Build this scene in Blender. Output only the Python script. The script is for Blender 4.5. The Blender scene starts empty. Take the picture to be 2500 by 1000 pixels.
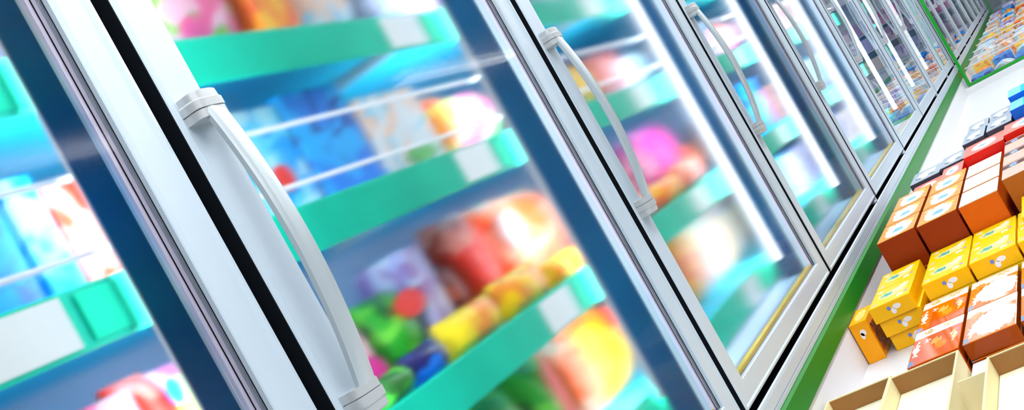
import bpy, bmesh, math, random
from mathutils import Vector, Matrix
R_ = random.Random(11)
H = 1.40                       # camera height; the numbers below are measured from the camera's level
COL = bpy.context.scene.collection
W = .792

# ---------------------------------------------------------------- materials
def newmat(name):
    m = bpy.data.materials.new(name); m.use_nodes = True
    nt = m.node_tree; nt.nodes.clear()
    out = nt.nodes.new('ShaderNodeOutputMaterial'); b = nt.nodes.new('ShaderNodeBsdfPrincipled')
    nt.links.new(b.outputs[0], out.inputs[0])
    return m, nt, b
def c4(c): return (c[0], c[1], c[2], 1)
def mat(name, col, rough=.5, metal=0, bump=0, bscale=200, var=0, vscale=6, spec=None):
    m, nt, b = newmat(name)
    b.inputs['Roughness'].default_value = rough; b.inputs['Metallic'].default_value = metal
    b.inputs['Base Color'].default_value = c4(col)
    if spec is not None: b.inputs['Specular IOR Level'].default_value = spec
    tc = nt.nodes.new('ShaderNodeTexCoord')
    if var:
        n = nt.nodes.new('ShaderNodeTexNoise'); n.inputs['Scale'].default_value = vscale
        nt.links.new(tc.outputs['Object'], n.inputs['Vector'])
        mx = nt.nodes.new('ShaderNodeMix'); mx.data_type = 'RGBA'
        mx.inputs[6].default_value = c4(tuple(max(0, v*(1-var)) for v in col)); mx.inputs[7].default_value = c4(tuple(min(1, v*(1+var)) for v in col))
        nt.links.new(n.outputs[0], mx.inputs[0]); nt.links.new(mx.outputs[2], b.inputs['Base Color'])
    if bump:
        n = nt.nodes.new('ShaderNodeTexNoise'); n.inputs['Scale'].default_value = bscale
        nt.links.new(tc.outputs['Object'], n.inputs['Vector'])
        bp = nt.nodes.new('ShaderNodeBump'); bp.inputs['Strength'].default_value = bump; bp.inputs['Distance'].default_value = .001
        nt.links.new(n.outputs[0], bp.inputs['Height']); nt.links.new(bp.outputs[0], b.inputs['Normal'])
    return m
def emis(name, col, s):
    m = bpy.data.materials.new(name); m.use_nodes = True; nt = m.node_tree; nt.nodes.clear()
    o = nt.nodes.new('ShaderNodeOutputMaterial'); e = nt.nodes.new('ShaderNodeEmission')
    e.inputs[0].default_value = c4(col); e.inputs[1].default_value = s
    nt.links.new(e.outputs[0], o.inputs[0]); return m
def glassmat(name, rough, tint=(1, 1, 1)):
    m, nt, b = newmat(name)
    b.inputs['Transmission Weight'].default_value = 1; b.inputs['IOR'].default_value = 1.45
    b.inputs['Roughness'].default_value = rough; b.inputs['Base Color'].default_value = c4(tint)
    return m
def fogmat(name, rough, refl=.16):
    """a misted pane: rough refraction behind a smooth reflecting face"""
    m = bpy.data.materials.new(name); m.use_nodes = True; nt = m.node_tree; nt.nodes.clear(); L = nt.links
    o = nt.nodes.new('ShaderNodeOutputMaterial'); r = nt.nodes.new('ShaderNodeBsdfRefraction'); r.distribution = 'BECKMANN'
    r.inputs['Roughness'].default_value = rough; r.inputs['IOR'].default_value = 1.4
    g = nt.nodes.new('ShaderNodeBsdfGlossy'); g.inputs['Roughness'].default_value = .03
    fr = nt.nodes.new('ShaderNodeFresnel'); fr.inputs[0].default_value = 1.4
    mu = nt.nodes.new('ShaderNodeMath'); mu.operation = 'MULTIPLY'; mu.inputs[1].default_value = refl; L.new(fr.outputs[0], mu.inputs[0])
    mx = nt.nodes.new('ShaderNodeMixShader'); L.new(mu.outputs[0], mx.inputs[0]); L.new(r.outputs[0], mx.inputs[1]); L.new(g.outputs[0], mx.inputs[2])
    L.new(mx.outputs[0], o.inputs[0]); return m
_pm = {}
def printed(cols, scale=9, seed=0, rough=.35, dist=.8, thr=(.42, .58)):
    """printed packaging: a base colour with two further colours in soft-edged patches"""
    key = (cols, scale, seed, thr)
    if key in _pm: return _pm[key]
    m, nt, b = newmat('printed_pack'); L = nt.links
    b.inputs['Roughness'].default_value = rough; b.inputs['Specular IOR Level'].default_value = .3
    tc = nt.nodes.new('ShaderNodeTexCoord'); mp = nt.nodes.new('ShaderNodeMapping')
    mp.inputs['Location'].default_value = (seed*3.7, seed*1.3, seed*2.1)
    L.new(tc.outputs['Object'], mp.inputs[0])
    cur = None
    for i, c in enumerate(cols[1:]):
        n = nt.nodes.new('ShaderNodeTexNoise'); n.inputs['Scale'].default_value = scale*(1+.45*i); n.inputs['Detail'].default_value = 1.5
        n.inputs['Distortion'].default_value = dist
        mp2 = nt.nodes.new('ShaderNodeMapping'); mp2.inputs['Location'].default_value = (i*5.1, i*2.2, 0); L.new(mp.outputs[0], mp2.inputs[0])
        L.new(mp2.outputs[0], n.inputs['Vector'])
        r = nt.nodes.new('ShaderNodeValToRGB'); r.color_ramp.elements[0].position = thr[0]*0+thr[1]-.03+.04*i; r.color_ramp.elements[1].position = thr[1]+.03+.04*i
        L.new(n.outputs[0], r.inputs[0])
        mx = nt.nodes.new('ShaderNodeMix'); mx.data_type = 'RGBA'
        if cur is None: mx.inputs[6].default_value = c4(cols[0])
        else: L.new(cur, mx.inputs[6])
        mx.inputs[7].default_value = c4(c); L.new(r.outputs[0], mx.inputs[0]); cur = mx.outputs[2]
    L.new(cur, b.inputs['Base Color'])
    _pm[key] = m
    return m
def decal(name, base, marks, rough=.4, side=None, wob=.25, nsc=14):
    """a carton whose top carries printed marks (cx, cy, rx, ry, colour) in the carton's own unit square; side = colour of the other faces"""
    m, nt, b = newmat(name); L = nt.links; b.inputs['Roughness'].default_value = rough; b.inputs['Specular IOR Level'].default_value = .25
    tc = nt.nodes.new('ShaderNodeTexCoord'); n = nt.nodes.new('ShaderNodeTexNoise'); n.inputs['Scale'].default_value = nsc; n.inputs['Detail'].default_value = 3
    L.new(tc.outputs['Generated'], n.inputs['Vector'])
    s1 = nt.nodes.new('ShaderNodeVectorMath'); s1.operation = 'SUBTRACT'; L.new(n.outputs[1], s1.inputs[0]); s1.inputs[1].default_value = (.5, .5, .5)
    s2 = nt.nodes.new('ShaderNodeVectorMath'); s2.operation = 'SCALE'; L.new(s1.outputs[0], s2.inputs[0]); s2.inputs['Scale'].default_value = wob
    s3 = nt.nodes.new('ShaderNodeVectorMath'); s3.operation = 'ADD'; L.new(tc.outputs['Generated'], s3.inputs[0]); L.new(s2.outputs[0], s3.inputs[1])
    geo = nt.nodes.new('ShaderNodeNewGeometry'); sn = nt.nodes.new('ShaderNodeSeparateXYZ'); L.new(geo.outputs['True Normal'], sn.inputs[0])
    cur = None
    for (cx, cy, rx, ry, c) in marks:
        a = nt.nodes.new('ShaderNodeVectorMath'); a.operation = 'SUBTRACT'; L.new((tc.outputs['Generated'] if rx >= .5 or ry >= .5 else s3.outputs[0]), a.inputs[0]); a.inputs[1].default_value = (cx, cy, 0)
        d = nt.nodes.new('ShaderNodeVectorMath'); d.operation = 'MULTIPLY'; L.new(a.outputs[0], d.inputs[0]); d.inputs[1].default_value = (1/rx, 1/ry, 0)
        if rx >= .5 or ry >= .5:
            ab = nt.nodes.new('ShaderNodeVectorMath'); ab.operation = 'ABSOLUTE'; L.new(d.outputs[0], ab.inputs[0])
            sp = nt.nodes.new('ShaderNodeSeparateXYZ'); L.new(ab.outputs[0], sp.inputs[0])
            ln = nt.nodes.new('ShaderNodeMath'); ln.operation = 'MAXIMUM'; L.new(sp.outputs[0], ln.inputs[0]); L.new(sp.outputs[1], ln.inputs[1]); lo = ln.outputs[0]
        else:
            ln = nt.nodes.new('ShaderNodeVectorMath'); ln.operation = 'LENGTH'; L.new(d.outputs[0], ln.inputs[0]); lo = ln.outputs['Value']
        t = nt.nodes.new('ShaderNodeMath'); t.operation = 'LESS_THAN'; L.new(lo, t.inputs[0]); t.inputs[1].default_value = 1
        mx = nt.nodes.new('ShaderNodeMix'); mx.data_type = 'RGBA'
        if cur is None: mx.inputs[6].default_value = c4(base)
        else: L.new(cur, mx.inputs[6])
        mx.inputs[7].default_value = c4(c); L.new(t.outputs[0], mx.inputs[0]); cur = mx.outputs[2]
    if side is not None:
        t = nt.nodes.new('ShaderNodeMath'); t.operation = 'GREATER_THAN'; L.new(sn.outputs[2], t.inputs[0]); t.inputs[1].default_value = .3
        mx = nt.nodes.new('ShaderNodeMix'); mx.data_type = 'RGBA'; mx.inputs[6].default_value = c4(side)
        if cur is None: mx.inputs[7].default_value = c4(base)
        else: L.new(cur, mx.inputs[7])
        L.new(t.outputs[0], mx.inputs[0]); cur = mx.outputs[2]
    if cur is not None: L.new(cur, b.inputs['Base Color'])
    else: b.inputs['Base Color'].default_value = c4(base)
    return m

M_alu = mat('brushed_aluminium', (.56, .65, .73), .38, .25, .15, 900, .03, 3)
M_hand = mat('satin_handle', (.52, .58, .61), .33, .45, .1, 900)
M_mount = mat('handle_mount_grey', (.52, .54, .55), .38, .35)
M_black = mat('black_gasket', (.004, .006, .009), .6, spec=.1)
M_dark = mat('dark_joint', (.03, .035, .04), .6)
M_spacer = mat('glazing_spacer', (.74, .68, .86), .3, .2)
M_gold = mat('yellow_reflection', (.75, .48, .02), .35)  # yellow reflection on the bottom spacer, put into its colour
M_green = mat('green_paint', (.0, .2, .008), .4, 0, 0, 1, .12, 2, .15)
M_greenb = mat('green_edge', (.0, .33, .015), .3)
M_blue = mat('navy_mullion', (.0, .06, .15), .5, 0, 0, 1, .5, 5, .1)
M_inner = mat('cabinet_lining', (.6, .68, .92), .5)
M_shelf = mat('cyan_lit_shelf', (.03, .72, 1), .5, spec=.15)  # cyan cast of the lamp light put into the bluish white shelf colour
M_teal = mat('teal_price_rail', (.0, .5, .34), .5, 0, 0, 1, .5, 5, .1)
M_tealb = mat('mint_tag', (.0, .78, .46), .5, spec=.1)
M_tagw = mat('white_tag', (.85, .92, .92), .4)
M_wire = mat('white_wire', (.9, .92, .95), .3)
M_white = mat('white_liner', (.8, .8, .82), .45, 0, .05, 60, .02, 2)
M_led = emis('led_tube', (.86, .93, 1), 3)
M_leddim = emis('led_tube_dim', (.7, .85, 1), .6)
M_clear = glassmat('clear_glass', .0)
M_fog = fogmat('misted_glass', .125)
M_fog2 = fogmat('lightly_misted_glass', .09)
M_kraft = mat('shaded_kraft', (.3, .13, .03), .7, 0, 0, 1, .08, 20)  # brown card, darkened for the shade inside the trays
M_cream = mat('cream_card', (.86, .74, .42), .6, 0, 0, 1, .04, 8)
M_creamin = mat('cream_liner', (.97, .93, .68), .6)
M_floor = mat('store_floor', (.55, .56, .58), .25, 0, 0, 1, .04, 1)
M_wall = mat('store_wall', (.75, .77, .8), .7)
M_ceil = mat('store_ceiling', (.8, .82, .84), .8)
M_tube = emis('ceiling_tube', (1, .98, .95), 10)
M_housing = mat('lamp_housing', (.8, .8, .8), .4)

# ---------------------------------------------------------------- mesh helpers
def box(bm, x0, x1, y0, y1, z0, z1, bev=0):
    vs = [bm.verts.new((x, y, z)) for z in (z0, z1) for y in (y0, y1) for x in (x0, x1)]
    fs = [(0, 2, 3, 1), (4, 5, 7, 6), (0, 1, 5, 4), (2, 6, 7, 3), (0, 4, 6, 2), (1, 3, 7, 5)]
    F = [bm.faces.new([vs[i] for i in f]) for f in fs]
    if bev:
        es = list({e for f in F for e in f.edges})
        bmesh.ops.bevel(bm, geom=es, offset=bev, segments=2, profile=.5, affect='EDGES')
    return bm
def nb(*a, **k):
    return box(bmesh.new(), *a, **k)
def tube(bm, pts, r, n=8):
    rings = []
    for i, p in enumerate(pts):
        p = Vector(p); a = Vector(pts[max(0, i-1)]); b = Vector(pts[min(len(pts)-1, i+1)]); t = (b-a).normalized()
        u = t.cross(Vector((0, 0, 1)) if abs(t.z) < .9 else Vector((1, 0, 0))).normalized(); v = t.cross(u)
        rings.append([bm.verts.new(p+u*math.cos(2*math.pi*k/n)*r+v*math.sin(2*math.pi*k/n)*r) for k in range(n)])
    for i in range(len(rings)-1):
        for k in range(n):
            bm.faces.new((rings[i][k], rings[i][(k+1) % n], rings[i+1][(k+1) % n], rings[i+1][k]))
    bm.faces.new(rings[0]); bm.faces.new(rings[-1][::-1])
    return bm
def obj(name, bm, m, parent=None, smooth=False):
    bmesh.ops.recalc_face_normals(bm, faces=bm.faces)
    me = bpy.data.meshes.new(name); bm.to_mesh(me); bm.free()
    if smooth:
        for p in me.polygons: p.use_smooth = True
        me.set_sharp_from_angle(angle=math.radians(38))
    me.materials.append(m)
    o = bpy.data.objects.new(name, me); COL.objects.link(o)
    if parent: o.parent = parent
    return o
def empty(name, loc, rz=0):
    o = bpy.data.objects.new(name, None); COL.objects.link(o); o.empty_display_size = .05
    o.location = (loc[0], loc[1], loc[2]+H); o.rotation_euler = (0, 0, rz); return o
def tag(o, label, cat, group=None):
    o['label'] = label; o['category'] = cat
    if group: o['group'] = group
    return o
def struct(name, bm, m):
    o = obj(name, bm, m); o.location = (0, 0, H); o['kind'] = 'structure'; return o
def kids(o): return [c for c in COL.objects if c.parent == o]

# ---------------------------------------------------------------- freezer doors and cabinets
DZ0, DZ1 = -.385, .56          # door bottom and top
LAMP = 7
def frame_bm(w):
    """mitred frame with a raised outer lip; local x 0..w, z DZ0..DZ1"""
    bm = bmesh.new(); lw, rw, bw, tw = .053, .042, .036, .036
    # profile across the member: (fraction of width, y)
    prof = [(0, .032), (0, .0004), (.025, -.001), (.12, -.0016), (.19, .0004), (.84, .0006), (.96, .0012), (.99, .0022), (1, .0068), (1, .032)]
    cs = [(0, DZ0, 1, 1), (w, DZ0, -1, 1), (w, DZ1, -1, -1), (0, DZ1, 1, -1)]
    rings = []
    for (x, z, sx, sz) in cs:
        mw = lw if sx > 0 else rw
        mh = bw if sz > 0 else tw
        rings.append([bm.verts.new((x+sx*mw*f, y, z+sz*mh*f)) for f, y in prof])
    for i in range(4):
        a, b = rings[i], rings[(i+1) % 4]
        for k in range(len(prof)-1): bm.faces.new((a[k], b[k], b[k+1], a[k+1]))
        bm.faces.new((a[0], a[-1], b[-1], b[0]))
    return bm
HX = .0105                     # handle starts this far right of the door's left edge
def bar_bm():
    bm = bmesh.new(); N = 28; rings = []
    for i in range(N+1):
        t = i/N; z = .226-t*.289; s = math.sin(math.pi*t)**.8
        yo = -.0165-.0195*s; th = .0085+.0015*s; w0, w1 = HX+.007, HX+.034-.002*s
        sec = [(w0, yo+th*.25), (w0+.003, yo+.0006), (w0+.007, yo), (w1-.006, yo+.0012), (w1-.001, yo+.003), (w1, yo+th*.6), (w1-.004, yo+th), (w0+.004, yo+th), (w0, yo+th*.75)]
        rings.append([bm.verts.new((x, y, z)) for x, y in sec])
    n = len(rings[0])
    for i in range(N):
        for k in range(n): bm.faces.new((rings[i][k], rings[i][(k+1) % n], rings[i+1][(k+1) % n], rings[i+1][k]))
    bm.faces.new(rings[0]); bm.faces.new(rings[-1][::-1])
    return bm
def mount_bm(z0, z1, up):
    """a rounded collar in three stacked bands with grooves between them"""
    bm = bmesh.new(); h = z1-z0
    def prism(za, zb, g, g2):
        x0, x1, y1 = HX-g+.0, HX+.0385+g, -.0215-g
        def sec(gg, z):
            a, b, c = HX-gg, HX+.038+gg, -.0205-gg
            pts = [(a, .001), (a, c+.012)]
            for q in range(1, 20):
                t = math.pi*q/20; m, hw = (a+b)/2, (b-a)/2
                pts.append((m-math.copysign(abs(math.cos(t))**.62, math.cos(t))*hw, c+.0125-.0125*math.sin(t)**.6))
            pts += [(b, c+.012), (b, .001)]
            return [bm.verts.new((p[0], p[1], z)) for p in pts]
        r0, r1 = sec(g, za), sec(g2, zb)
        n = len(r0)
        for k in range(n): bm.faces.new((r0[k], r0[(k+1) % n], r1[(k+1) % n], r1[k]))
        bm.faces.new(r0[::-1]); bm.faces.new(r1)
    bands = [(0, .30, 0, 0), (.30, .33, -.0016, -.0016), (.33, .62, .0006, .0006), (.62, .68, .0006, -.0006), (.68, .94, -.0006, -.001), (.94, 1, -.001, -.0028)]
    for a, b, g, g2 in bands:
        if up: prism(z0+a*h, z0+b*h, g, g2)
        else: prism(z1-b*h, z1-a*h, g2, g)
    return bm
def make_door(w, glass, parent, x):
    """the door mesh is its frame; handle, mounts, pane, spacers and gasket are its sub-parts"""
    d = obj('door', frame_bm(w), M_alu, parent); d.location = (x, 0, 0)
    obj('glass_pane', nb(.05, w-.04, .0075, .0125, DZ0+.034, DZ1-.034), glass, d)
    sp = bmesh.new()
    box(sp, w-.0535, w-.0425, .0135, .019, DZ0+.037, DZ1-.037, .001)
    obj('spacer_bar', sp, M_spacer, d)
    obj('spacer_bar', nb(.0535, .062, .0135, .026, DZ0+.04, DZ1-.04, .001), M_spacer, d)
    obj('seal_line', nb(w-.0422, w-.0405, .0065, .0074, DZ0+.036, DZ1-.036), M_black, d)
    obj('seal_line', nb(w-.0492, w-.0482, .0128, .0134, DZ0+.037, DZ1-.037), M_black, d)
    obj('reflection_strip', nb(.062, w-.056, .0135, .024, DZ0+.0362, DZ0+.0415), M_gold, d)
    obj('edge_gasket', nb(-.0014, 0, .0002, .0315, DZ0+.001, DZ1-.001), M_black, d)
    obj('edge_gasket', nb(.001, w-.001, .001, .0315, DZ0-.0012, DZ0), M_black, d)
    obj('handle_bar', bar_bm(), M_hand, d, True)
    obj('handle_mount', mount_bm(.2045, .2295, True), M_mount, d, True)
    obj('handle_mount', mount_bm(-.0745, -.0485, False), M_mount, d, True)
    return d
SH = [.334, .132, -.095, -.296]     # the front edges of the four price rails
def make_cabinet(name, seams, end, glasses, closed_start=False, closed_end=False):
    """one cabinet: origin at its front bottom-left edge; coordinates along x are relative to seams[0]"""
    X0 = seams[0]; L = end-X0; root = empty(name, (X0, 0, 0)); s = [v-X0 for v in seams]
    zt, zb = .60, -.36; XS = .037 if closed_end else .001
    body = bmesh.new()
    box(body, 0, L-.002, .60, .64, -.43, .70); box(body, 0, L-.002, .033, .60, zt, .70); box(body, 0, L-.002, .05, .60, -.43, zb)
    obj('body', body, M_inner, root)
    obj('canopy', nb(0, L-.002, -.01, .033, .575, .72, .004), M_alu, root)
    bm = bmesh.new(); P = [(.0, -.4315), (.0, -.4245), (.0018, -.424), (.0018, -.4225), (0, -.422), (-.0005, -.405), (.001, -.4005), (.003, -.399), (.0055, -.400), (.0055, -.4315)]
    for xx in (.0, L-.0016):
        pass
    a = [bm.verts.new((.0008, y, z)) for y, z in P]; b = [bm.verts.new((L-.0008, y, z)) for y, z in P]
    for k in range(len(P)): bm.faces.new((a[k], a[(k+1) % len(P)], b[(k+1) % len(P)], b[k]))
    bm.faces.new(a); bm.faces.new(b[::-1]); obj('base_rail', bm, M_alu, root)
    obj('dark_recess', box(nb(0, L-.0005, .034, .048, -.3985, -.362), 0, L-.0005, .0058, .034, -.431, -.4005), M_black, root)
    g = bmesh.new(); P = [(-.002, -.432), (-.006, -.436), (-.006, -.4735), (-.002, -.478), (.04, -.478), (.04, -.432)]
    a = [g.verts.new((0, y, z)) for y, z in P]; b = [g.verts.new((L, y, z)) for y, z in P]
    for k in range(len(P)): g.faces.new((a[k], a[(k+1) % len(P)], b[(k+1) % len(P)], b[k]))
    g.faces.new(a); g.faces.new(b[::-1]); obj('green_band', g, M_green, root)
    if closed_end: obj('end_wall', nb(L-.035, L-.004, .0, .599, -.397, zt-.001, .002), M_alu, root)
    if closed_start: obj('end_wall', nb(-.03, -.002, .0, .599, -.397, zt-.001, .002), M_alu, root)
    for x in s:      # uprights between the bays, each with its lamp
        if x > .01 or not closed_start:
            obj('mullion', nb(x-.045 if x > .01 else .0005, x+.025, .036, .085, -.36, zt, .003), M_blue, root)
        obj('gasket_strip', nb(x-.03 if x > .01 else 0, x+.012, .0325, .0355, -.398, zt), M_black, root)
        bm = bmesh.new(); box(bm, x-.052, x-.012, .001, .02, -.3965, -.3895, .001); box(bm, x-.03, x-.022, -.0005, .01, -.399, -.386, .001)
        if x > .01: obj('hinge', bm, M_alu, root)
    if not closed_end: obj('mullion', nb(L-.045, L-.0005, .036, .085, -.36, zt, .003), M_blue, root)
    for x in s[1:]+[L-.0]:
      for sd in ((-1, 1) if x < L else (-1,)):
        la = bpy.data.lights.new('bay_lamp', 'AREA'); la.shape = 'RECTANGLE'; la.size = .03; la.size_y = .86; la.energy = LAMP*(1 if X0 < 2 else .6); la.color = (.82, .92, 1); la.spread = math.radians(175)
        lo = bpy.data.objects.new('bay_lamp', la); COL.objects.link(lo); lo.location = (X0+x+sd*.02, .088, .13+H); lo.rotation_euler = (math.radians(90), 0, math.radians((-20 if X0 < 2 else -5) if sd < 0 else -50) * sd)
      lit = X0 > 2 or x == L
      tx, ty, tr = (x-.056, .072, .009) if lit else (x-.03, .095, .005)
      if lit and X0+x < 3.3: tr = .0065
      if closed_end and x == L: tx -= .035
      obj('lamp_tube', tube(bmesh.new(), [(tx, ty, -.31), (tx, ty, .58)], tr, 12), M_led if lit else M_leddim, root, True)
    for zi, z in enumerate(SH):
        zz = z-.006
        sh = obj('shelf', nb(.001, L-XS, .113, .598, zz-.012, zz, .002), M_shelf, root)
        if zi == 3:
            obj('sill', nb(.001, L-XS, .05, .112, -.3595, -.355), M_inner, root)
        hh = .052 if zi < 3 else .056
        obj('price_rail', nb(.001, L-XS, .106, .1125, z-hh, z, .002), M_teal, sh)
        bm = bmesh.new()
        for dz in (.022, .088):
            tube(bm, [(.001, .109, z+dz), (L-XS-.001, .109, z+dz)], .0028, 6)
        if zi == 1: obj('wire_guard', bm, M_wire, sh)
        edges = s+[L]
        for k in range(len(s)):
            w = edges[k+1]-edges[k]
            if w < .6: continue
            e = min(edges[k+1]+.03, L-.01)
            obj('price_tag', nb(e-.23, e-.13, .1045, .1058, z-hh+.004, z-.004, .0005), M_tagw, sh)
            obj('price_tag', nb(e-.115, e-.02, .1045, .1058, z-hh+.006, z-.006, .0005), M_tealb, sh)
            if e < L: obj('shelf_bracket', nb(e-.13, e-.118, .12, .42, zz-.024, zz-.0125), M_wire, sh)
    edges = s+[L-.035 if end > 6.5 and end < 7 else L]
    for k in range(len(s)):
        make_door(edges[k+1]-edges[k]-.0205, glasses[k], root, s[k])
    return root
A = make_cabinet('freezer_cabinet', [-.044, .748, 1.54], 2.332, [M_fog, M_fog, M_fog])
tag(A, 'nearest silver upright freezer cabinet, fogged glass doors and large curved handles', 'freezer', 'upright freezer cabinets in the row')
B = make_cabinet('freezer_cabinet', [2.332, 3.124, 3.916], 4.708, [M_fog2, M_fog2, M_clear])
tag(B, 'second upright freezer cabinet from the near end, beside the brown and yellow cartons', 'freezer', 'upright freezer cabinets in the row')
Cb = make_cabinet('freezer_cabinet', [4.708, 5.5, 6.292], 6.86, [M_clear]*3, False, True)
tag(Cb, 'third upright freezer cabinet, ending at the green edged glass divider', 'freezer', 'upright freezer cabinets in the row')
Dc = make_cabinet('freezer_cabinet', [6.90, 7.556, 8.348, 9.14], 9.93, [M_clear]*4)
tag(Dc, 'upright freezer cabinet just beyond the green edged divider, dark blue packs inside', 'freezer', 'upright freezer cabinets in the row')
Ec = make_cabinet('freezer_cabinet', [9.935, 10.73, 11.52, 12.31], 13.10, [M_clear]*4)
tag(Ec, 'farthest upright freezer cabinet at the end of the row', 'freezer', 'upright freezer cabinets in the row')

# ---------------------------------------------------------------- products behind the doors
def pouch_bm(w, d, h, seed=0):
    r = random.Random(seed); bm = bmesh.new(); NX, NZ = 12, 14
    def P(u, v, side):
        e = max(0, 1-abs(2*u-1)**3.2)*max(0, 1-abs(2*v-1)**2.6); wv = .06*math.sin(7*u+seed)*math.sin(5*v+seed*2)
        xx = (u-.5)*w*(1-.05*math.sin(math.pi*v)); return (xx, side*d*.5*(e**.6)*(1+wv), v*h)
    g = {}
    for s in (-1, 1):
        for i in range(NX+1):
            for j in range(NZ+1):
                edge = i in (0, NX) or j in (0, NZ)
                k = (i, j, 0 if edge else s)
                if k not in g: g[k] = bm.verts.new(P(i/NX, j/NZ, s))
        for i in range(NX):
            for j in range(NZ):
                q = [(i, j), (i+1, j), (i+1, j+1), (i, j+1)]
                vs = [g[(a, b, 0 if a in (0, NX) or b in (0, NZ) else s)] for a, b in q]
                bm.faces.new(vs if s < 0 else vs[::-1])
    return bm
COLS = dict(pink=((.9, .12, .3), (.95, .5, .6), (.25, .5, .1)), magenta=((.75, .03, .3), (.9, .3, .55), (.25, .02, .1)),
    red=((.85, .02, .01), (.9, .25, .2), (.5, .02, .0)), salmon=((.95, .2, .1), (.95, .45, .3), (.9, .1, .01)),
    orange=((.95, .28, .0), (1, .55, .02), (.85, .12, .02)), yellow=((1, .6, .0), (1, .72, .02), (.9, .3, .02)),
    green=((.02, .35, .02), (.15, .6, .05), (.02, .12, .02)), teal=((.0, .5, .42), (.1, .75, .7), (.0, .25, .25)),
    blue=((.0, .22, .8), (.0, .42, .95), (.0, .06, .4)), navy=((.0, .02, .35), (.0, .15, .7), (.01, .01, .1)),
    cyan=((.1, .65, .95), (.5, .88, 1), (.0, .35, .9)), white=((.85, .88, .92), (.95, .6, .45), (.3, .7, .9)),
    lilac=((.55, .5, .85), (.75, .75, .95), (.35, .2, .5)), brown=((.2, .03, .02), (.45, .08, .03), (.05, .01, .01)),
    cream=((.9, .75, .6), (.95, .4, .1), (.6, .5, .6)), grey=((.35, .4, .5), (.6, .62, .72), (.12, .15, .3)), mauve=((.5, .25, .4), (.7, .5, .6), (.2, .1, .25)))
WORD = dict(pink='pink', magenta='magenta', red='red', salmon='salmon pink', orange='orange', yellow='yellow', green='green', teal='teal', blue='bright blue', navy='navy blue',
    cyan='pale cyan', white='white', lilac='lilac', brown='dark brown', cream='cream and orange', grey='grey', mauve='mauve')
ORD = ['first', 'second', 'third', 'fourth', 'fifth', 'sixth', 'seventh', 'eighth', 'ninth']
LEVEL = ['top visible', 'upper middle', 'lower middle', 'bottom']
nprod = 0
def product(x0, x1, y0, d, zb, h, kind, col, label, group, rot=0, seed=0, spot=None):
    """stands on a shelf (zb is the shelf's surface)"""
    global nprod; nprod += 1
    w = x1-x0; cx = (x0+x1)/2
    m = printed(COLS[col], 9+(seed % 3)*3, seed % 5, .35, .8, (.4, .5))
    if kind == 'pouch': o = obj('frozen_food_pouch', pouch_bm(w*.96, d*.95, h, seed), m, None, True); cat = 'pouch'
    elif kind == 'tub':
        bm = bmesh.new(); rr = min(w, d)*.48; n = 20; rings = []
        for z, r in ((0, .82), (.02, .86), (h*.84, 1), (h*.85, 1.05), (h*.97, 1.05), (h, .98)):
            rings.append([bm.verts.new((math.cos(2*math.pi*k/n)*rr*r*.95, math.sin(2*math.pi*k/n)*rr*r*.95, z)) for k in range(n)])
        for i in range(len(rings)-1):
            for k in range(n): bm.faces.new((rings[i][k], rings[i][(k+1) % n], rings[i+1][(k+1) % n], rings[i+1][k]))
        bm.faces.new(rings[0][::-1]); bm.faces.new(rings[-1]); o = obj('ice_cream_tub', bm, m); cat = 'tub'
    else: o = obj('frozen_food_carton', nb(-w*.48, w*.48, -d*.475, d*.475, 0, h, .003), m); cat = 'carton'
    o.location = (cx, y0+d/2, zb+H+.001); o.rotation_euler = (0, 0, rot)
    if spot:
        sx, sz, sw, sh, sc = spot
        bm = bmesh.new(); n = 18; yy = -d*.5-.001
        a = [bm.verts.new((sx*w+math.cos(2*math.pi*k/n)*sw*w, yy, sz*h+math.sin(2*math.pi*k/n)*sh*h)) for k in range(n)]
        b = [bm.verts.new((v.co.x, yy+.004, v.co.z)) for v in a]
        bm.faces.new(a)
        for k in range(n): bm.faces.new((a[k], a[(k+1) % n], b[(k+1) % n], b[k]))
        bm.faces.new(b[::-1])
        obj('printed_label', bm, mat('label_'+sc, COLS[sc][0], .4), o)
    return tag(o, label, cat, group)
def shelf_z(li): return SH[li]-.006
DOORN = ['leftmost door', 'door with largest handle', 'third door from left', 'fourth door from left', 'the fifth door from the left',
         'the sixth door from the left', 'the seventh door from the left', 'the narrow door before the divider']
def row(bay, li, items, seed):
    """items: (x0, x1 as seen on the door plane, y depth, height, kind, colour[, spot])"""
    for i, it in enumerate(items):
        x0, x1, y, h, kind, col = it[:6]; spot = it[6] if len(it) > 6 else None
        k = 1+y/.6
        lab = '%s %s, %s from left on %s shelf, %s' % (WORD[col], kind, ORD[i], LEVEL[li], DOORN[bay])
        product(x0*k+.002, x1*k-.002, y, .09 if kind != 'tub' else .13, shelf_z(li), h, kind, col, lab, 'frozen food on the freezer shelves', 0, seed*17+i*3+li, spot)
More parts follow.
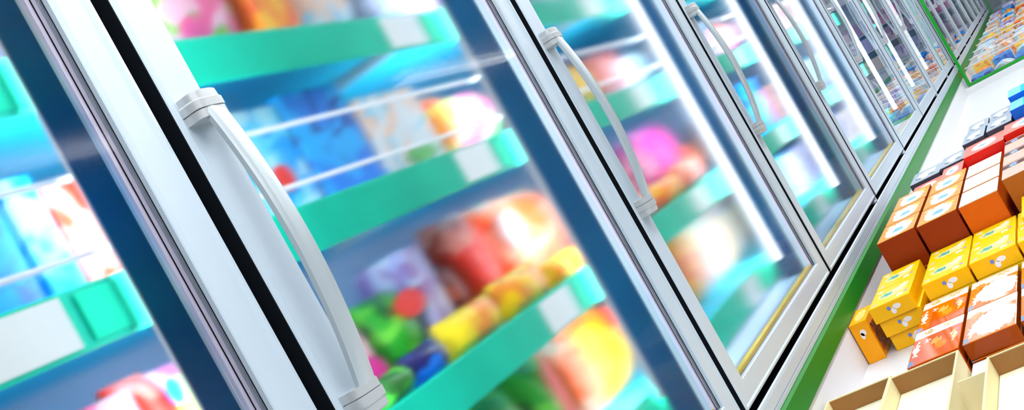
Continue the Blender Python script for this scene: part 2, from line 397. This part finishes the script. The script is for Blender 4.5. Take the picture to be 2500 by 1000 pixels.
# bay 1 : behind the door with the largest handle
row(1, 0, [(.79, .93, .15, .15, 'pouch', 'pink'), (.93, 1.0, .15, .14, 'carton', 'orange'), (1.0, 1.14, .15, .16, 'pouch', 'white'), (1.14, 1.235, .15, .13, 'carton', 'grey'), (1.235, 1.33, .15, .12, 'carton', 'lilac')], 1)
row(1, 1, [(.77, .885, .15, .135, 'carton', 'cyan', (.1, .35, .12, .12, 'red')), (.885, 1.0, .15, .145, 'carton', 'blue'), (1.0, 1.135, .15, .12, 'carton', 'white', (.1, .2, .25, .1, 'green')),
            (1.135, 1.21, .15, .11, 'pouch', 'orange'), (1.21, 1.32, .15, .10, 'pouch', 'pink')], 2)
row(1, 2, [(.76, .855, .17, .12, 'pouch', 'pink', (0, .3, .3, .2, 'magenta')), (.855, .945, .17, .115, 'pouch', 'green', (.2, .75, .3, .15, 'red')), (.945, .985, .17, .15, 'carton', 'lilac'), (.985, 1.04, .17, .12, 'pouch', 'brown'), (1.04, 1.14, .17, .165, 'pouch', 'red'),
            (1.14, 1.23, .17, .16, 'pouch', 'salmon', (-.1, .65, .25, .18, 'white')), (1.23, 1.33, .17, .155, 'pouch', 'salmon')], 3)
row(1, 3, [(.78, .92, .17, .13, 'pouch', 'teal'), (.92, 1.03, .17, .14, 'pouch', 'green'), (1.03, 1.12, .17, .15, 'pouch', 'green', (.1, .5, .12, .4, 'red')), (1.12, 1.22, .17, .14, 'pouch', 'salmon'), (1.22, 1.33, .17, .15, 'pouch', 'orange', (.1, .75, .1, .12, 'red'))], 4)
for i, (x0, x1, h, c) in enumerate([(.80, .86, .035, 'green'), (.86, .93, .04, 'navy'), (.93, 1.06, .05, 'yellow'), (1.06, 1.19, .055, 'yellow'), (1.19, 1.32, .04, 'orange')]):
    product(x0*1.22, x1*1.22-.003, .1135, .05, shelf_z(2), h, 'pouch', c, 'small %s bag lying in front, %s on lower middle shelf, door with largest handle' % (WORD[c], ORD[i]), 'frozen food on the freezer shelves', 0, 40+i)
for i, (x0, x1, h, c) in enumerate([(1.5, 1.62, .05, 'salmon'), (1.62, 1.76, .05, 'orange'), (1.76, 1.9, .06, 'salmon')]):
    product(x0*1.22, x1*1.22-.003, .1135, .05, shelf_z(2), h, 'pouch', c, 'small %s bag lying in front, %s on lower middle shelf, third door from left' % (WORD[c], ORD[i]), 'frozen food on the freezer shelves', 0, 50+i)
# bay 0
row(0, 0, [(.35, .45, .15, .13, 'pouch', 'yellow'), (.45, .545, .15, .13, 'pouch', 'white'), (.545, .635, .15, .14, 'pouch', 'orange')], 5)
row(0, 1, [(.36, .45, .15, .13, 'carton', 'cyan'), (.45, .55, .15, .135, 'carton', 'blue'), (.55, .585, .15, .12, 'carton', 'cyan'), (.585, .645, .15, .11, 'carton', 'red', (.35, .5, .08, .4, 'green'))], 6)
row(0, 2, [(.36, .42, .15, .13, 'pouch', 'green'), (.42, .50, .15, .155, 'carton', 'lilac'), (.50, .572, .15, .145, 'carton', 'pink'), (.572, .618, .15, .155, 'pouch', 'red', (.2, .8, .15, .08, 'blue')), (.618, .655, .15, .15, 'pouch', 'pink', (-.2, .55, .2, .1, 'green'))], 7)
row(0, 3, [(.46, .56, .15, .12, 'pouch', 'navy'), (.56, .66, .15, .13, 'pouch', 'cyan')], 8)
# bay 2
row(2, 0, [(1.44, 1.6, .15, .13, 'pouch', 'grey'), (1.6, 1.8, .15, .14, 'pouch', 'lilac'), (1.8, 1.99, .15, .15, 'pouch', 'white')], 9)
row(2, 1, [(1.44, 1.57, .15, .11, 'carton', 'lilac'), (1.57, 1.68, .15, .10, 'pouch', 'yellow'), (1.68, 1.85, .15, .11, 'pouch', 'red'), (1.85, 1.99, .15, .09, 'pouch', 'white')], 10)
row(2, 2, [(1.44, 1.62, .17, .13, 'pouch', 'salmon'), (1.62, 1.75, .17, .15, 'pouch', 'magenta'), (1.75, 1.87, .17, .16, 'pouch', 'magenta'), (1.87, 1.99, .17, .09, 'pouch', 'salmon')], 11)
row(2, 3, [(1.44, 1.6, .17, .14, 'pouch', 'brown'), (1.6, 1.74, .17, .15, 'pouch', 'orange'), (1.74, 1.88, .17, .14, 'pouch', 'cream'), (1.88, 1.99, .17, .16, 'pouch', 'cream')], 12)
# bay 3
row(3, 0, [(2.1, 2.3, .15, .13, 'carton', 'grey'), (2.3, 2.5, .15, .13, 'pouch', 'lilac'), (2.5, 2.66, .15, .13, 'carton', 'blue')], 13)
row(3, 1, [(2.1, 2.3, .15, .10, 'pouch', 'cyan'), (2.3, 2.44, .15, .11, 'carton', 'blue'), (2.44, 2.55, .15, .11, 'pouch', 'salmon'), (2.55, 2.66, .15, .10, 'pouch', 'pink')], 14)
row(3, 2, [(2.1, 2.28, .17, .12, 'pouch', 'red'), (2.28, 2.42, .17, .10, 'pouch', 'navy'), (2.42, 2.54, .17, .15, 'carton', 'blue'), (2.54, 2.66, .17, .11, 'carton', 'salmon')], 15)
row(3, 3, [(2.1, 2.3, .17, .13, 'pouch', 'green'), (2.3, 2.46, .17, .15, 'pouch', 'teal'), (2.46, 2.66, .17, .12, 'carton', 'lilac')], 16)
pals = [['grey', 'lilac', 'mauve', 'blue', 'cream', 'teal', 'grey', 'lilac'], ['lilac', 'mauve', 'cyan', 'salmon', 'grey', 'navy', 'lilac'], ['navy', 'blue', 'grey', 'mauve', 'lilac', 'teal'], ['cream', 'grey', 'mauve', 'navy', 'lilac', 'salmon']]
NUM = ['first', 'second', 'third', 'fourth', 'fifth', 'sixth', 'seventh', 'eighth', 'ninth', 'tenth', 'eleventh', 'twelfth', 'thirteenth', 'fourteenth', 'fifteenth', 'sixteenth', 'seventeenth', 'eighteenth', 'nineteenth',
       'twentieth', 'twenty-first', 'twenty-second', 'twenty-third', 'twenty-fourth', 'twenty-fifth', 'twenty-sixth', 'twenty-seventh']
for li in range(4):
    x = 3.345 if li < 2 else 3.43; i = 0
    while x < 6.62:
        w = R_.uniform(.16, .24)
        w = min(w, 6.805-x)
        col = pals[li][(i*3+li) % len(pals[li])]; kind = ('carton', 'pouch')[(i+li) % 2]
        product(x, x+w-.006, .16, .09, shelf_z(li), .10+.045*R_.random(), kind, col,
                '%s %s, %s along %s shelf before the divider' % (WORD[col], kind, NUM[i], LEVEL[li]), 'frozen food on the freezer shelves', 0, i*5+li)
        x += w; i += 1
for li in range(1, 4):
    x = 6.95; i = 0
    while x < 12.7:
        w = .27
        col = ('navy', 'blue', 'navy', 'navy', 'navy', 'navy', 'teal', 'navy', 'brown', 'green', 'lilac', 'brown', 'grey', 'lilac', 'mauve', 'grey')[min(15, i*2//3+((li+i) % 2))]
        kind = ('carton', 'pouch')[(i+li) % 2]
        product(x, x+w-.006, .16, .09, shelf_z(li), .15, kind, col,
                '%s %s, %s along %s shelf past the divider' % (WORD[col], kind, NUM[i], LEVEL[li]), 'frozen food beyond the divider', 0, i*5+li)
        x += w; i += 1

# ---------------------------------------------------------------- chest freezers in front of the row
ZF = -.563; YW = -.95
def chest(x0, x1, zrim, label, name='chest_freezer'):
    r = empty(name, (x0, 0, 0)); L = x1-x0
    bm = bmesh.new()
    box(bm, 0, L, -.001, .039, ZF-.03, -.4785); box(bm, 0, L, YW, -.001, ZF-.03, ZF)
    box(bm, 0, .04, YW, -.001, ZF, zrim-.028); box(bm, L-.03, L, YW, -.001, ZF, zrim-.028); box(bm, 0, L, YW-.05, YW, ZF-.03, zrim)
    obj('liner', bm, M_white, r)
    obj('outer_body', nb(0, L, YW-.05, .04, -H+.001, ZF-.031, .004), M_white, r)
    obj('front_trim', nb(0, L, YW-.058, YW+.006, zrim+.0005, zrim+.02, .003), M_greenb, r)
    return tag(r, label, 'chest freezer', 'open chest freezers below the cabinets')
XE = 6.74
chest(-.30, XE, -.50, 'white open chest freezer holding stacks of yellow, orange and brown cartons')
chest(XE+.01, 13.1, -.50, 'open chest freezer beyond the green edged divider, full of colourful packs')
dv = empty('glass_divider', (XE, -.03, 0))
obj('pane', nb(-.004, .004, -.915, -.006, -.512, .14), M_clear, dv)
obj('edge_strip', nb(-.012, .012, -.006, .012, -.527, .14, .002), M_greenb, dv)
obj('base_strip', nb(-.012, .012, -.915, -.0065, -.527, -.512, .002), M_greenb, dv)
tag(dv, 'clear divider panel with green edges between the two chest freezers', 'divider')
dv2 = empty('glass_divider', (13.09, -.03, 0))
obj('pane', nb(-.004, .004, -.915, -.008, -.46, .2), M_clear, dv2)
obj('edge_strip', nb(-.012, .012, -.006, .012, -.46, .2, .002), M_greenb, dv2)
tag(dv2, 'distant green edged divider panel at the far end of the row', 'divider')

# cartons in the near chest
BL = (.12, .35, .85); PW = (.93, .86, .78); PG = (.1, .45, .35)
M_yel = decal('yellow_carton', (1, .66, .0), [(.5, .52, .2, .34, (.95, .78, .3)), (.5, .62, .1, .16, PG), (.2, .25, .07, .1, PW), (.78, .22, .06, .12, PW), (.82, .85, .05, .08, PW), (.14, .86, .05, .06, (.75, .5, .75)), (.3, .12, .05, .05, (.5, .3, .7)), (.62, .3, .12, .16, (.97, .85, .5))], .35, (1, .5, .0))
M_yelf = mat('yellow_carton_mark', (.9, .85, .85), .5)
M_yelb = mat('blue_carton_mark', (.12, .2, .65), .5)
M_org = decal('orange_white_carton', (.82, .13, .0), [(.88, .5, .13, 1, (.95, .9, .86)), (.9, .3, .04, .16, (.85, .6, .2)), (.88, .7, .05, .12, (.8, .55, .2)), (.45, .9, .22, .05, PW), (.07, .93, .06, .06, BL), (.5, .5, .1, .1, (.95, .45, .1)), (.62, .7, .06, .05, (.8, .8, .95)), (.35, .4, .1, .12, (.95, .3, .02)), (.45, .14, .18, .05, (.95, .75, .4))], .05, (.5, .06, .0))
M_orgw = decal('orange_sheen_carton', (.85, .2, .02), [(.88, .5, .13, 1, (.95, .9, .86)), (.4, .4, .36, .42, (.93, .88, .9)), (.9, .3, .04, .16, (.85, .6, .2)), (.3, .85, .2, .05, PW), (.07, .93, .06, .06, BL), (.75, .8, .09, .1, (.95, .3, .05))], .1, (.35, .05, .0))  # the large pale patch is a glossy reflection put into the top's colour
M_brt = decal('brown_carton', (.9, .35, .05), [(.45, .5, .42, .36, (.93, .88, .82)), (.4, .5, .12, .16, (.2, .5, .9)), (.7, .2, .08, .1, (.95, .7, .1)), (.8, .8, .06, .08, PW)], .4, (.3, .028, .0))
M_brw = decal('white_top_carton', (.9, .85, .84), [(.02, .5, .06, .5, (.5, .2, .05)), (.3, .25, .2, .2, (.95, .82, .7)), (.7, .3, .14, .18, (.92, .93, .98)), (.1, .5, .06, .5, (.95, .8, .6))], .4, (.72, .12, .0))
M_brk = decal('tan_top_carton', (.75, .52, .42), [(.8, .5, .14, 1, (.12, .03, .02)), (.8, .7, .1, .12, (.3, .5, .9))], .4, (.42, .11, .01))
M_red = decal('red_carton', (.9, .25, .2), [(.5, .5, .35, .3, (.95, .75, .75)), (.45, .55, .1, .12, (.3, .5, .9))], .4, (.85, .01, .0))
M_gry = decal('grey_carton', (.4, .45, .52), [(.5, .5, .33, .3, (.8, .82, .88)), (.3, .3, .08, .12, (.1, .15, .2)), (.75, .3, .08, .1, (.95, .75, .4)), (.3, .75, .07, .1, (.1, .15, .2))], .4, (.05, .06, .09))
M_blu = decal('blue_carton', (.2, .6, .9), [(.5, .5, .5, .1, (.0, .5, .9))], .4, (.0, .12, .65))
ncart = 0
def carton(x0, x1, y0, y1, z0, z1, m, label, group, front=None, dz=.0, name='carton'):
    global ncart; ncart += 1
    o = empty(name, ((x0+x1)/2, (y0+y1)/2, z0+.0003)) if False else None
    w, d, h = x1-x0-.002, y1-y0-.002, z1-z0-.0006
    b = obj(name, nb(-w/2, w/2, -d/2, d/2, 0, h, .0012), m)
    b.location = ((x0+x1)/2, (y0+y1)/2, z0+H+.0003); b.rotation_euler = (0, 0, R_.uniform(-.008, .008))
    if front == 'yellow':
        bm = bmesh.new(); n = 12
        for (cy, cz, ry, rz) in ((-.12*d, .58*h, .10*d, .16*h), (-.02*d, .38*h, .06*d, .2*h)):
            a = [bm.verts.new((-w/2-.0006, cy+math.cos(2*math.pi*k/n)*ry, cz+math.sin(2*math.pi*k/n)*rz)) for k in range(n)]
            c = [bm.verts.new((-w/2+.001, v.co.y, v.co.z)) for v in a]
            bm.faces.new(a); bm.faces.new(c[::-1])
            for k in range(n): bm.faces.new((a[k], a[(k+1) % n], c[(k+1) % n], c[k]))
        obj('printed_mark', bm, M_yelf, b)
        bm = nb(-w/2-.001, -w/2+.001, .03*d, .1*d, .52*h, .72*h); obj('printed_corner', bm, M_yelb, b)
    return tag(b, label, 'carton', group)
G = 'cartons stacked in the near chest freezer'
# lone carton leaning by the back wall
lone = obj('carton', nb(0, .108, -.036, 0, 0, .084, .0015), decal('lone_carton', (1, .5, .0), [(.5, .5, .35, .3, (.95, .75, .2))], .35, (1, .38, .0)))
lone.location = (2.222, -.003, ZF+H)
bm = bmesh.new(); 
for (cy, cz, ry, rz) in ((-.02, .062, .006, .007), (-.017, .056, .004, .007)):
    a = [bm.verts.new((-.0005, cy+math.cos(k*.628)*ry, cz+math.sin(k*.628)*rz)) for k in range(10)]; bm.faces.new(a)
    c = [bm.verts.new((.001, v.co.y, v.co.z)) for v in a]; bm.faces.new(c[::-1])
    for k in range(10): bm.faces.new((a[k], a[(k+1) % 10], c[(k+1) % 10], c[k]))
obj('printed_mark', bm, M_yelf, lone)
obj('printed_picture', nb(.012, .098, -.0367, -.035, .012, .07, .0003), printed(((.5, .08, .01), (.8, .3, .03), (.08, .03, .02), (.1, .15, .6)), 60, 2), lone)
tag(lone, 'single yellow carton standing alone against the white back wall of the chest', 'carton', G)
# orange and white tier (the lower tier), three columns
ycols = [(-.236, -.146), (-.330, -.240), (-.424, -.335), (-.517, -.428), (-.61, -.521)]
cn = ['column nearest the cabinets', 'second column from the cabinets', 'third column from the cabinets', 'fourth column from the cabinets', 'fifth column from the cabinets']
for ci, (y0, y1) in enumerate(ycols):
    for ri, (x0, x1) in enumerate([(1.872, 2.058), (2.06, 2.24)]):
        for ti in range(2):
            carton(x0, x1, y0, y1, ZF+ti*.030, ZF+(ti+1)*.030, M_orgw if (ci and ci != 3) else M_org,
                   'orange carton with white band, %s, %s row, %s tier' % (cn[ci], ('nearest', 'farther')[ri], ('lower', 'upper')[ti]), G, name='carton')
# yellow tier
for t in range(3):
    for ri, (x0, x1) in enumerate([(2.232, 2.362), (2.364, 2.494)]):
        carton(x0-.006*t, x1-.006*t, -.146+.004*t, -.060+.004*t, ZF+t*.0325, ZF+(t+1)*.0325, M_yel, 'yellow carton in the pile beside the lone carton, %s row, %s' % (('near', 'far')[ri], ('at the bottom', 'in the middle', 'on top')[t]), G, 'yellow' if ri == 0 else None)
for ci, (y0, y1) in enumerate([(-.250, -.158), (-.343, -.252), (-.436, -.345), (-.53, -.438)]):
    for ri, (x0, x1) in enumerate([(2.243, 2.37), (2.372, 2.498)]):
        for t in range(3):
            if t == 1: z0, z1 = ZF+.031, ZF+.0605
            elif t == 0: z0, z1 = ZF, ZF+.031
            else: z0, z1 = ZF+.0605, -.468
            carton(x0, x1, y0, y1, z0, z1, M_yel, 'yellow carton behind the orange ones, %s, %s row, %s' % (('first column', 'second column', 'third column', 'fourth column')[ci], ('near', 'far')[ri], ('at the bottom', 'in the middle', 'on top')[t]), G, 'yellow' if ri == 0 else None)
for ci, (y0, y1) in enumerate([(-.455, -.367), (-.545, -.457)]):
    for ri, (x0, x1) in enumerate([(2.30, 2.40), (2.40, 2.498)]):
        carton(x0, x1, y0, y1, -.468, -.440, M_yel, 'yellow carton on the raised top layer, %s column, %s row' % (('nearer', 'outer')[ci], ('near', 'far')[ri]), G, 'yellow' if ri == 0 else None)
# brown cartons with printed tops
bc = [(-.154, -.068, -.403), (-.246, -.157, -.406), (-.334, -.249, -.408), (-.43, -.349, -.393), (-.52, -.432, -.393)]
for ci, (y0, y1, zt) in enumerate(bc):
    for ri in range(3):
        x0 = 2.502+ri*.168
        m = [M_brt, M_brt, M_brw, M_brk, M_brk][ci]
        for t, (z0, z1) in enumerate([(ZF, -.487), (-.487, zt)]):
            carton(x0, x0+.161, y0, y1, z0, z1, m, '%s carton behind the yellow ones, %s, %s row, %s' % (['brown', 'brown', 'white topped', 'tan topped', 'tan topped'][ci], cn[ci], ('near', 'middle', 'far')[ri], ('bottom', 'top')[t]), G)
# red and grey cartons beyond
for i, (x0, y0, y1, z0, z1, m, nm) in enumerate([
    (3.012, -.17, -.085, ZF, -.42, M_red, 'red topped carton behind the brown ones, nearest the cabinets'), (3.012, -.23, -.172, ZF, -.41, M_red, 'bright red carton in the gap behind the brown ones'),
    (3.012, -.35, -.245, ZF, -.385, M_red, 'red topped carton under the grey cartons'), (3.012, -.46, -.352, ZF, -.378, M_red, 'red topped carton under the blue cartons'),
    (3.182, -.16, -.075, ZF, -.41, M_gry, 'grey carton near the green band behind the red one'), (3.182, -.235, -.162, ZF, -.405, M_gry, 'second grey carton from the green band'),
    (3.182, -.30, -.24, ZF, -.375, M_gry, 'grey carton behind the red topped ones, left of the dark gap'), (3.182, -.375, -.306, ZF, -.372, M_gry, 'grey carton behind the red topped ones, right of the dark gap'),
    (3.352, -.305, -.245, ZF, -.375, M_gry, 'farthest grey carton on the left of the gap'), (3.352, -.375, -.31, ZF, -.372, M_gry, 'farthest grey carton on the right of the gap'),
    (3.182, -.47, -.38, ZF, -.35, M_blu, 'dark blue carton beside the grey ones'), (3.352, -.47, -.38, ZF, -.335, M_blu, 'light blue carton, farthest in the chest pile')]):
    carton(x0, x0+.166, y0, y1, z0, z1, m, nm, G)
# open trays at the near end
def tray(x0, x1, y0, y1, zt, fill, label):
    t = empty('open_carton', (x0, y0, ZF)); w, d, h = x1-x0, y1-y0, zt-ZF; k = .0035
    bm = bmesh.new()
    box(bm, 0, w, 0, k, 0, h); box(bm, 0, w, d-k, d, 0, h); box(bm, 0, k, k, d-k, 0, h); box(bm, w-k, w, k, d-k, 0, h); box(bm, k, w-k, k, d-k, 0, .004)
    obj('walls', bm, M_cream, t)
    bm = bmesh.new(); box(bm, w-k-.0015, w-k-.0002, k, d-k, .004, h-.0015); obj('shaded_wall', bm, M_kraft, t)  # brown sheet carrying the shade on the far inner wall
    obj('inner_lid', nb(k+.001, w-k-.002, k+.001, d-k-.001, .0045, h-fill, .001), M_creamin, t)
    return tag(t, label, 'open carton', 'open cartons at the near end of the chest')
tray(1.50, 1.866, -.1205, -.006, -.502, .028, 'open cream carton next to the white back wall of the chest')
tray(1.50, 1.843, -.2385, -.1225, -.499, .030, 'open cream carton in the middle, brightest inside')
tray(1.42, 1.742, -.405, -.288, -.498, .030, 'open cream carton at the lower right beside the narrow gap')
obj0 = obj('cardboard_divider', nb(-.002, .002, 0, .04, 0, .06, .0005), M_cream); obj0.location = (1.70, -.283, ZF+H)
tag(obj0, 'narrow cream card standing in the gap between two open cartons', 'card')
wp = obj('white_packet', nb(1.765, 1.86, -.30, -.243, 0, .03, .002), M_white); wp.location = (0, 0, ZF+H)
tag(wp, 'white packet between the open cartons and the glossy orange cartons', 'packet')

# packs in the far chest
far_cols = [('orange', 'yellow'), ('white', 'cream'), ('blue', 'cyan'), ('red', 'salmon'), ('white', 'lilac')]
rowsx = 20
fc = 0
for i in range(rowsx):
    x = 6.92+i*.28
    for j in range(6):
        y = -.095-j*.125
        if i == 0: col = ['blue', 'white', 'blue', 'cyan', 'blue', 'red'][j]
        elif i == 1: col = ['orange', 'blue', 'white', 'cyan', 'salmon', 'white'][j]
        elif i in (2, 3): col = ['yellow', 'orange', 'yellow', 'orange', 'cream', 'brown'][j]
        elif i in (4, 5): col = ['white', 'cream', 'white', 'white', 'lilac', 'cream'][j]
        elif i in (8, 9): col = ['yellow', 'yellow', 'orange', 'yellow', 'white', 'cream'][j]
        else: col = R_.choice(['white', 'white', 'cream', 'orange', 'lilac', 'blue', 'white', 'cream'])
        hh = .05+.03*R_.random()+.004*i
        fc += 1
        bm = pouch_bm(.24, .115, hh, i*3+j) if (i+j) % 2 else nb(-.12, .12, -.055, .055, 0, hh, .003)
        o = obj('frozen_pouch' if (i+j) % 2 else 'frozen_carton', bm, printed(COLS[col], 14, (i+j) % 5, .35, .8, (.4, .5)), None, bool((i+j) % 2))
        o.location = (x+R_.uniform(-.01, .01), y, ZF+H+.001); o.rotation_euler = (0, 0, 0)
        tag(o, '%s pack in far chest, %s row past the divider, %s from cabinets' % (WORD[col], NUM[i], NUM[j]), 'frozen food pack', 'packs in the chest beyond the divider')
for i in range(5):
    bm = bmesh.new(); x = 7.06+i*.56
    tube(bm, [(x, -.02, -.452), (x, -.93, -.452)], .004, 6)
    for j in range(8): tube(bm, [(x, -.03-j*.125, ZF+.001), (x, -.03-j*.125, -.452)], .003, 6)
    o = obj('wire_divider', bm, M_wire); o.location = (0, 0, H+.001)
    tag(o, 'white wire divider across the far chest, %s from the green edge' % ORD[i], 'wire divider', 'wire dividers in the far chest')

# far freezer facing the aisle at the end
ff = empty('display_freezer', (13.6, -1.2, 0)); 
bm = bmesh.new(); box(bm, 0, .6, -1.4, 1.2, -H+.001, -.44); box(bm, .5, .6, -1.4, 1.2, -.44, .5); box(bm, 0, .6, -1.4, 1.2, .4, .5)
obj('body', bm, M_white, ff)
bm = bmesh.new()
for y in (-1.38, -.9, -.42, .06, .54, 1.02): box(bm, -.02, .0, y, y+.05, -.44, .4)
box(bm, -.02, 0, -1.4, 1.2, -.47, -.44); obj('door_frames', bm, M_alu, ff)
tag(ff, 'white display freezer closing off the far end of the aisle', 'freezer')
for i in range(5):
    for k, z in enumerate((-.439, -.2, 0.0)):
        col = ['magenta', 'mauve', 'cream', 'lilac', 'mauve'][(i+k) % 5]
        o = obj('frozen_carton', nb(0, .2, 0, .36, 0, .15, .004), printed(COLS[col], 8, i, .35)); o.location = (13.7, -2.5+i*.46, z+H+.001+(0 if k == 0 else .0))
        tag(o, '%s carton in the far display freezer, stack %d, layer %d up' % (WORD[col], i+1, k+1), 'carton', 'cartons in the far display freezer')
bm = bmesh.new()
obj('rack_shelf', nb(.05, .499, -1.38, 1.18, -.21, -.2005), M_wire, ff); obj('rack_shelf', nb(.05, .499, -1.38, 1.18, -.01, -.0005), M_wire, ff)

# ---------------------------------------------------------------- the room
struct('floor', nb(-4, 18, -6, 3, -H-.05, -H), M_floor)
struct('wall_back', nb(-4, 18, 1.2, 1.3, -H, 1.9), M_wall)
struct('wall_far', nb(17, 17.1, -6, 1.2, -H, 1.9), M_wall)
struct('ceiling', nb(-4, 18, -6, 1.3, 1.9, 1.95), M_ceil)
for i, (x, y) in enumerate([(.2, -1.0), (3.4, -1.0), (6.6, -1.0), (9.8, -1.0), (.2, -4), (5, -4), (9.8, -4)]):
    r = empty('ceiling_lamp', (x, y, 1.6)); obj('housing', nb(-1.25, 1.25, -.12, .12, .045, .3, .005), M_housing, r)
    bm = bmesh.new(); tube(bm, [(-1.2, -.05, .02), (1.2, -.05, .02)], .018, 10); tube(bm, [(-1.2, .05, .02), (1.2, .05, .02)], .018, 10); obj('tubes', bm, M_tube, r, True)
    tag(r, 'long ceiling lamp above the freezer aisle', 'ceiling lamp', 'ceiling lamps above the aisle')
def area(name, loc, size, power, col=(1, 1, 1), rot=(0, 0, 0)):
    l = bpy.data.lights.new(name, 'AREA'); l.shape = 'RECTANGLE'; l.size, l.size_y = size; l.energy = power; l.color = col
    o = bpy.data.objects.new(name, l); COL.objects.link(o); o.location = (loc[0], loc[1], loc[2]+H); o.rotation_euler = rot; return o
for i, x in enumerate((.2, 3.4, 6.6, 9.8)):
    area('aisle_light', (x, -1.0, 1.57), (2.4, .22), (50, 52, 40, 34)[i], (.93, .97, 1))
for i, x in enumerate((.2, 5, 9.8)):
    area('aisle_light', (x, -4, 1.57), (2.4, .22), 30)
area('canopy_light', (.45, -.28, .70), (.9, .1), 3.5, (1, 1, 1), (math.radians(-20), 0, 0))
w = bpy.data.worlds.new('store_air'); bpy.context.scene.world = w; w.use_nodes = True
w.node_tree.nodes['Background'].inputs[0].default_value = (.75, .85, 1, 1); w.node_tree.nodes['Background'].inputs[1].default_value = .3

# ---------------------------------------------------------------- camera
f, yaw, pit, rol = 2826.2, .4606, .0205, .5116
F = Vector((math.cos(yaw)*math.cos(pit), math.sin(yaw)*math.cos(pit), math.sin(pit)))
R = F.cross(Vector((0, 0, 1))).normalized(); U = R.cross(F)
SX = R*math.cos(rol)-U*math.sin(rol); SY = R*math.sin(rol)+U*math.cos(rol)
cam = bpy.data.cameras.new('camera'); co = bpy.data.objects.new('camera', cam); COL.objects.link(co)
cam.sensor_fit = 'HORIZONTAL'; cam.sensor_width = 36; cam.lens = f/2500*36; cam.clip_start = .02
mt = Matrix((SX, SY, -F)).transposed().to_4x4(); mt.translation = Vector((0, -.6, H)); co.matrix_world = mt
sc = bpy.context.scene; sc.camera = co
sc.view_settings.view_transform = 'Standard'; sc.view_settings.look = 'None'; sc.view_settings.gamma = 1; sc.view_settings.use_curve_mapping = False
sc.view_settings.exposure = 0
sc.cycles.adaptive_threshold = .02; sc.cycles.max_bounces = 9; sc.cycles.transmission_bounces = 8; sc.cycles.glossy_bounces = 4; sc.cycles.diffuse_bounces = 3
sc.cycles.use_denoising = True
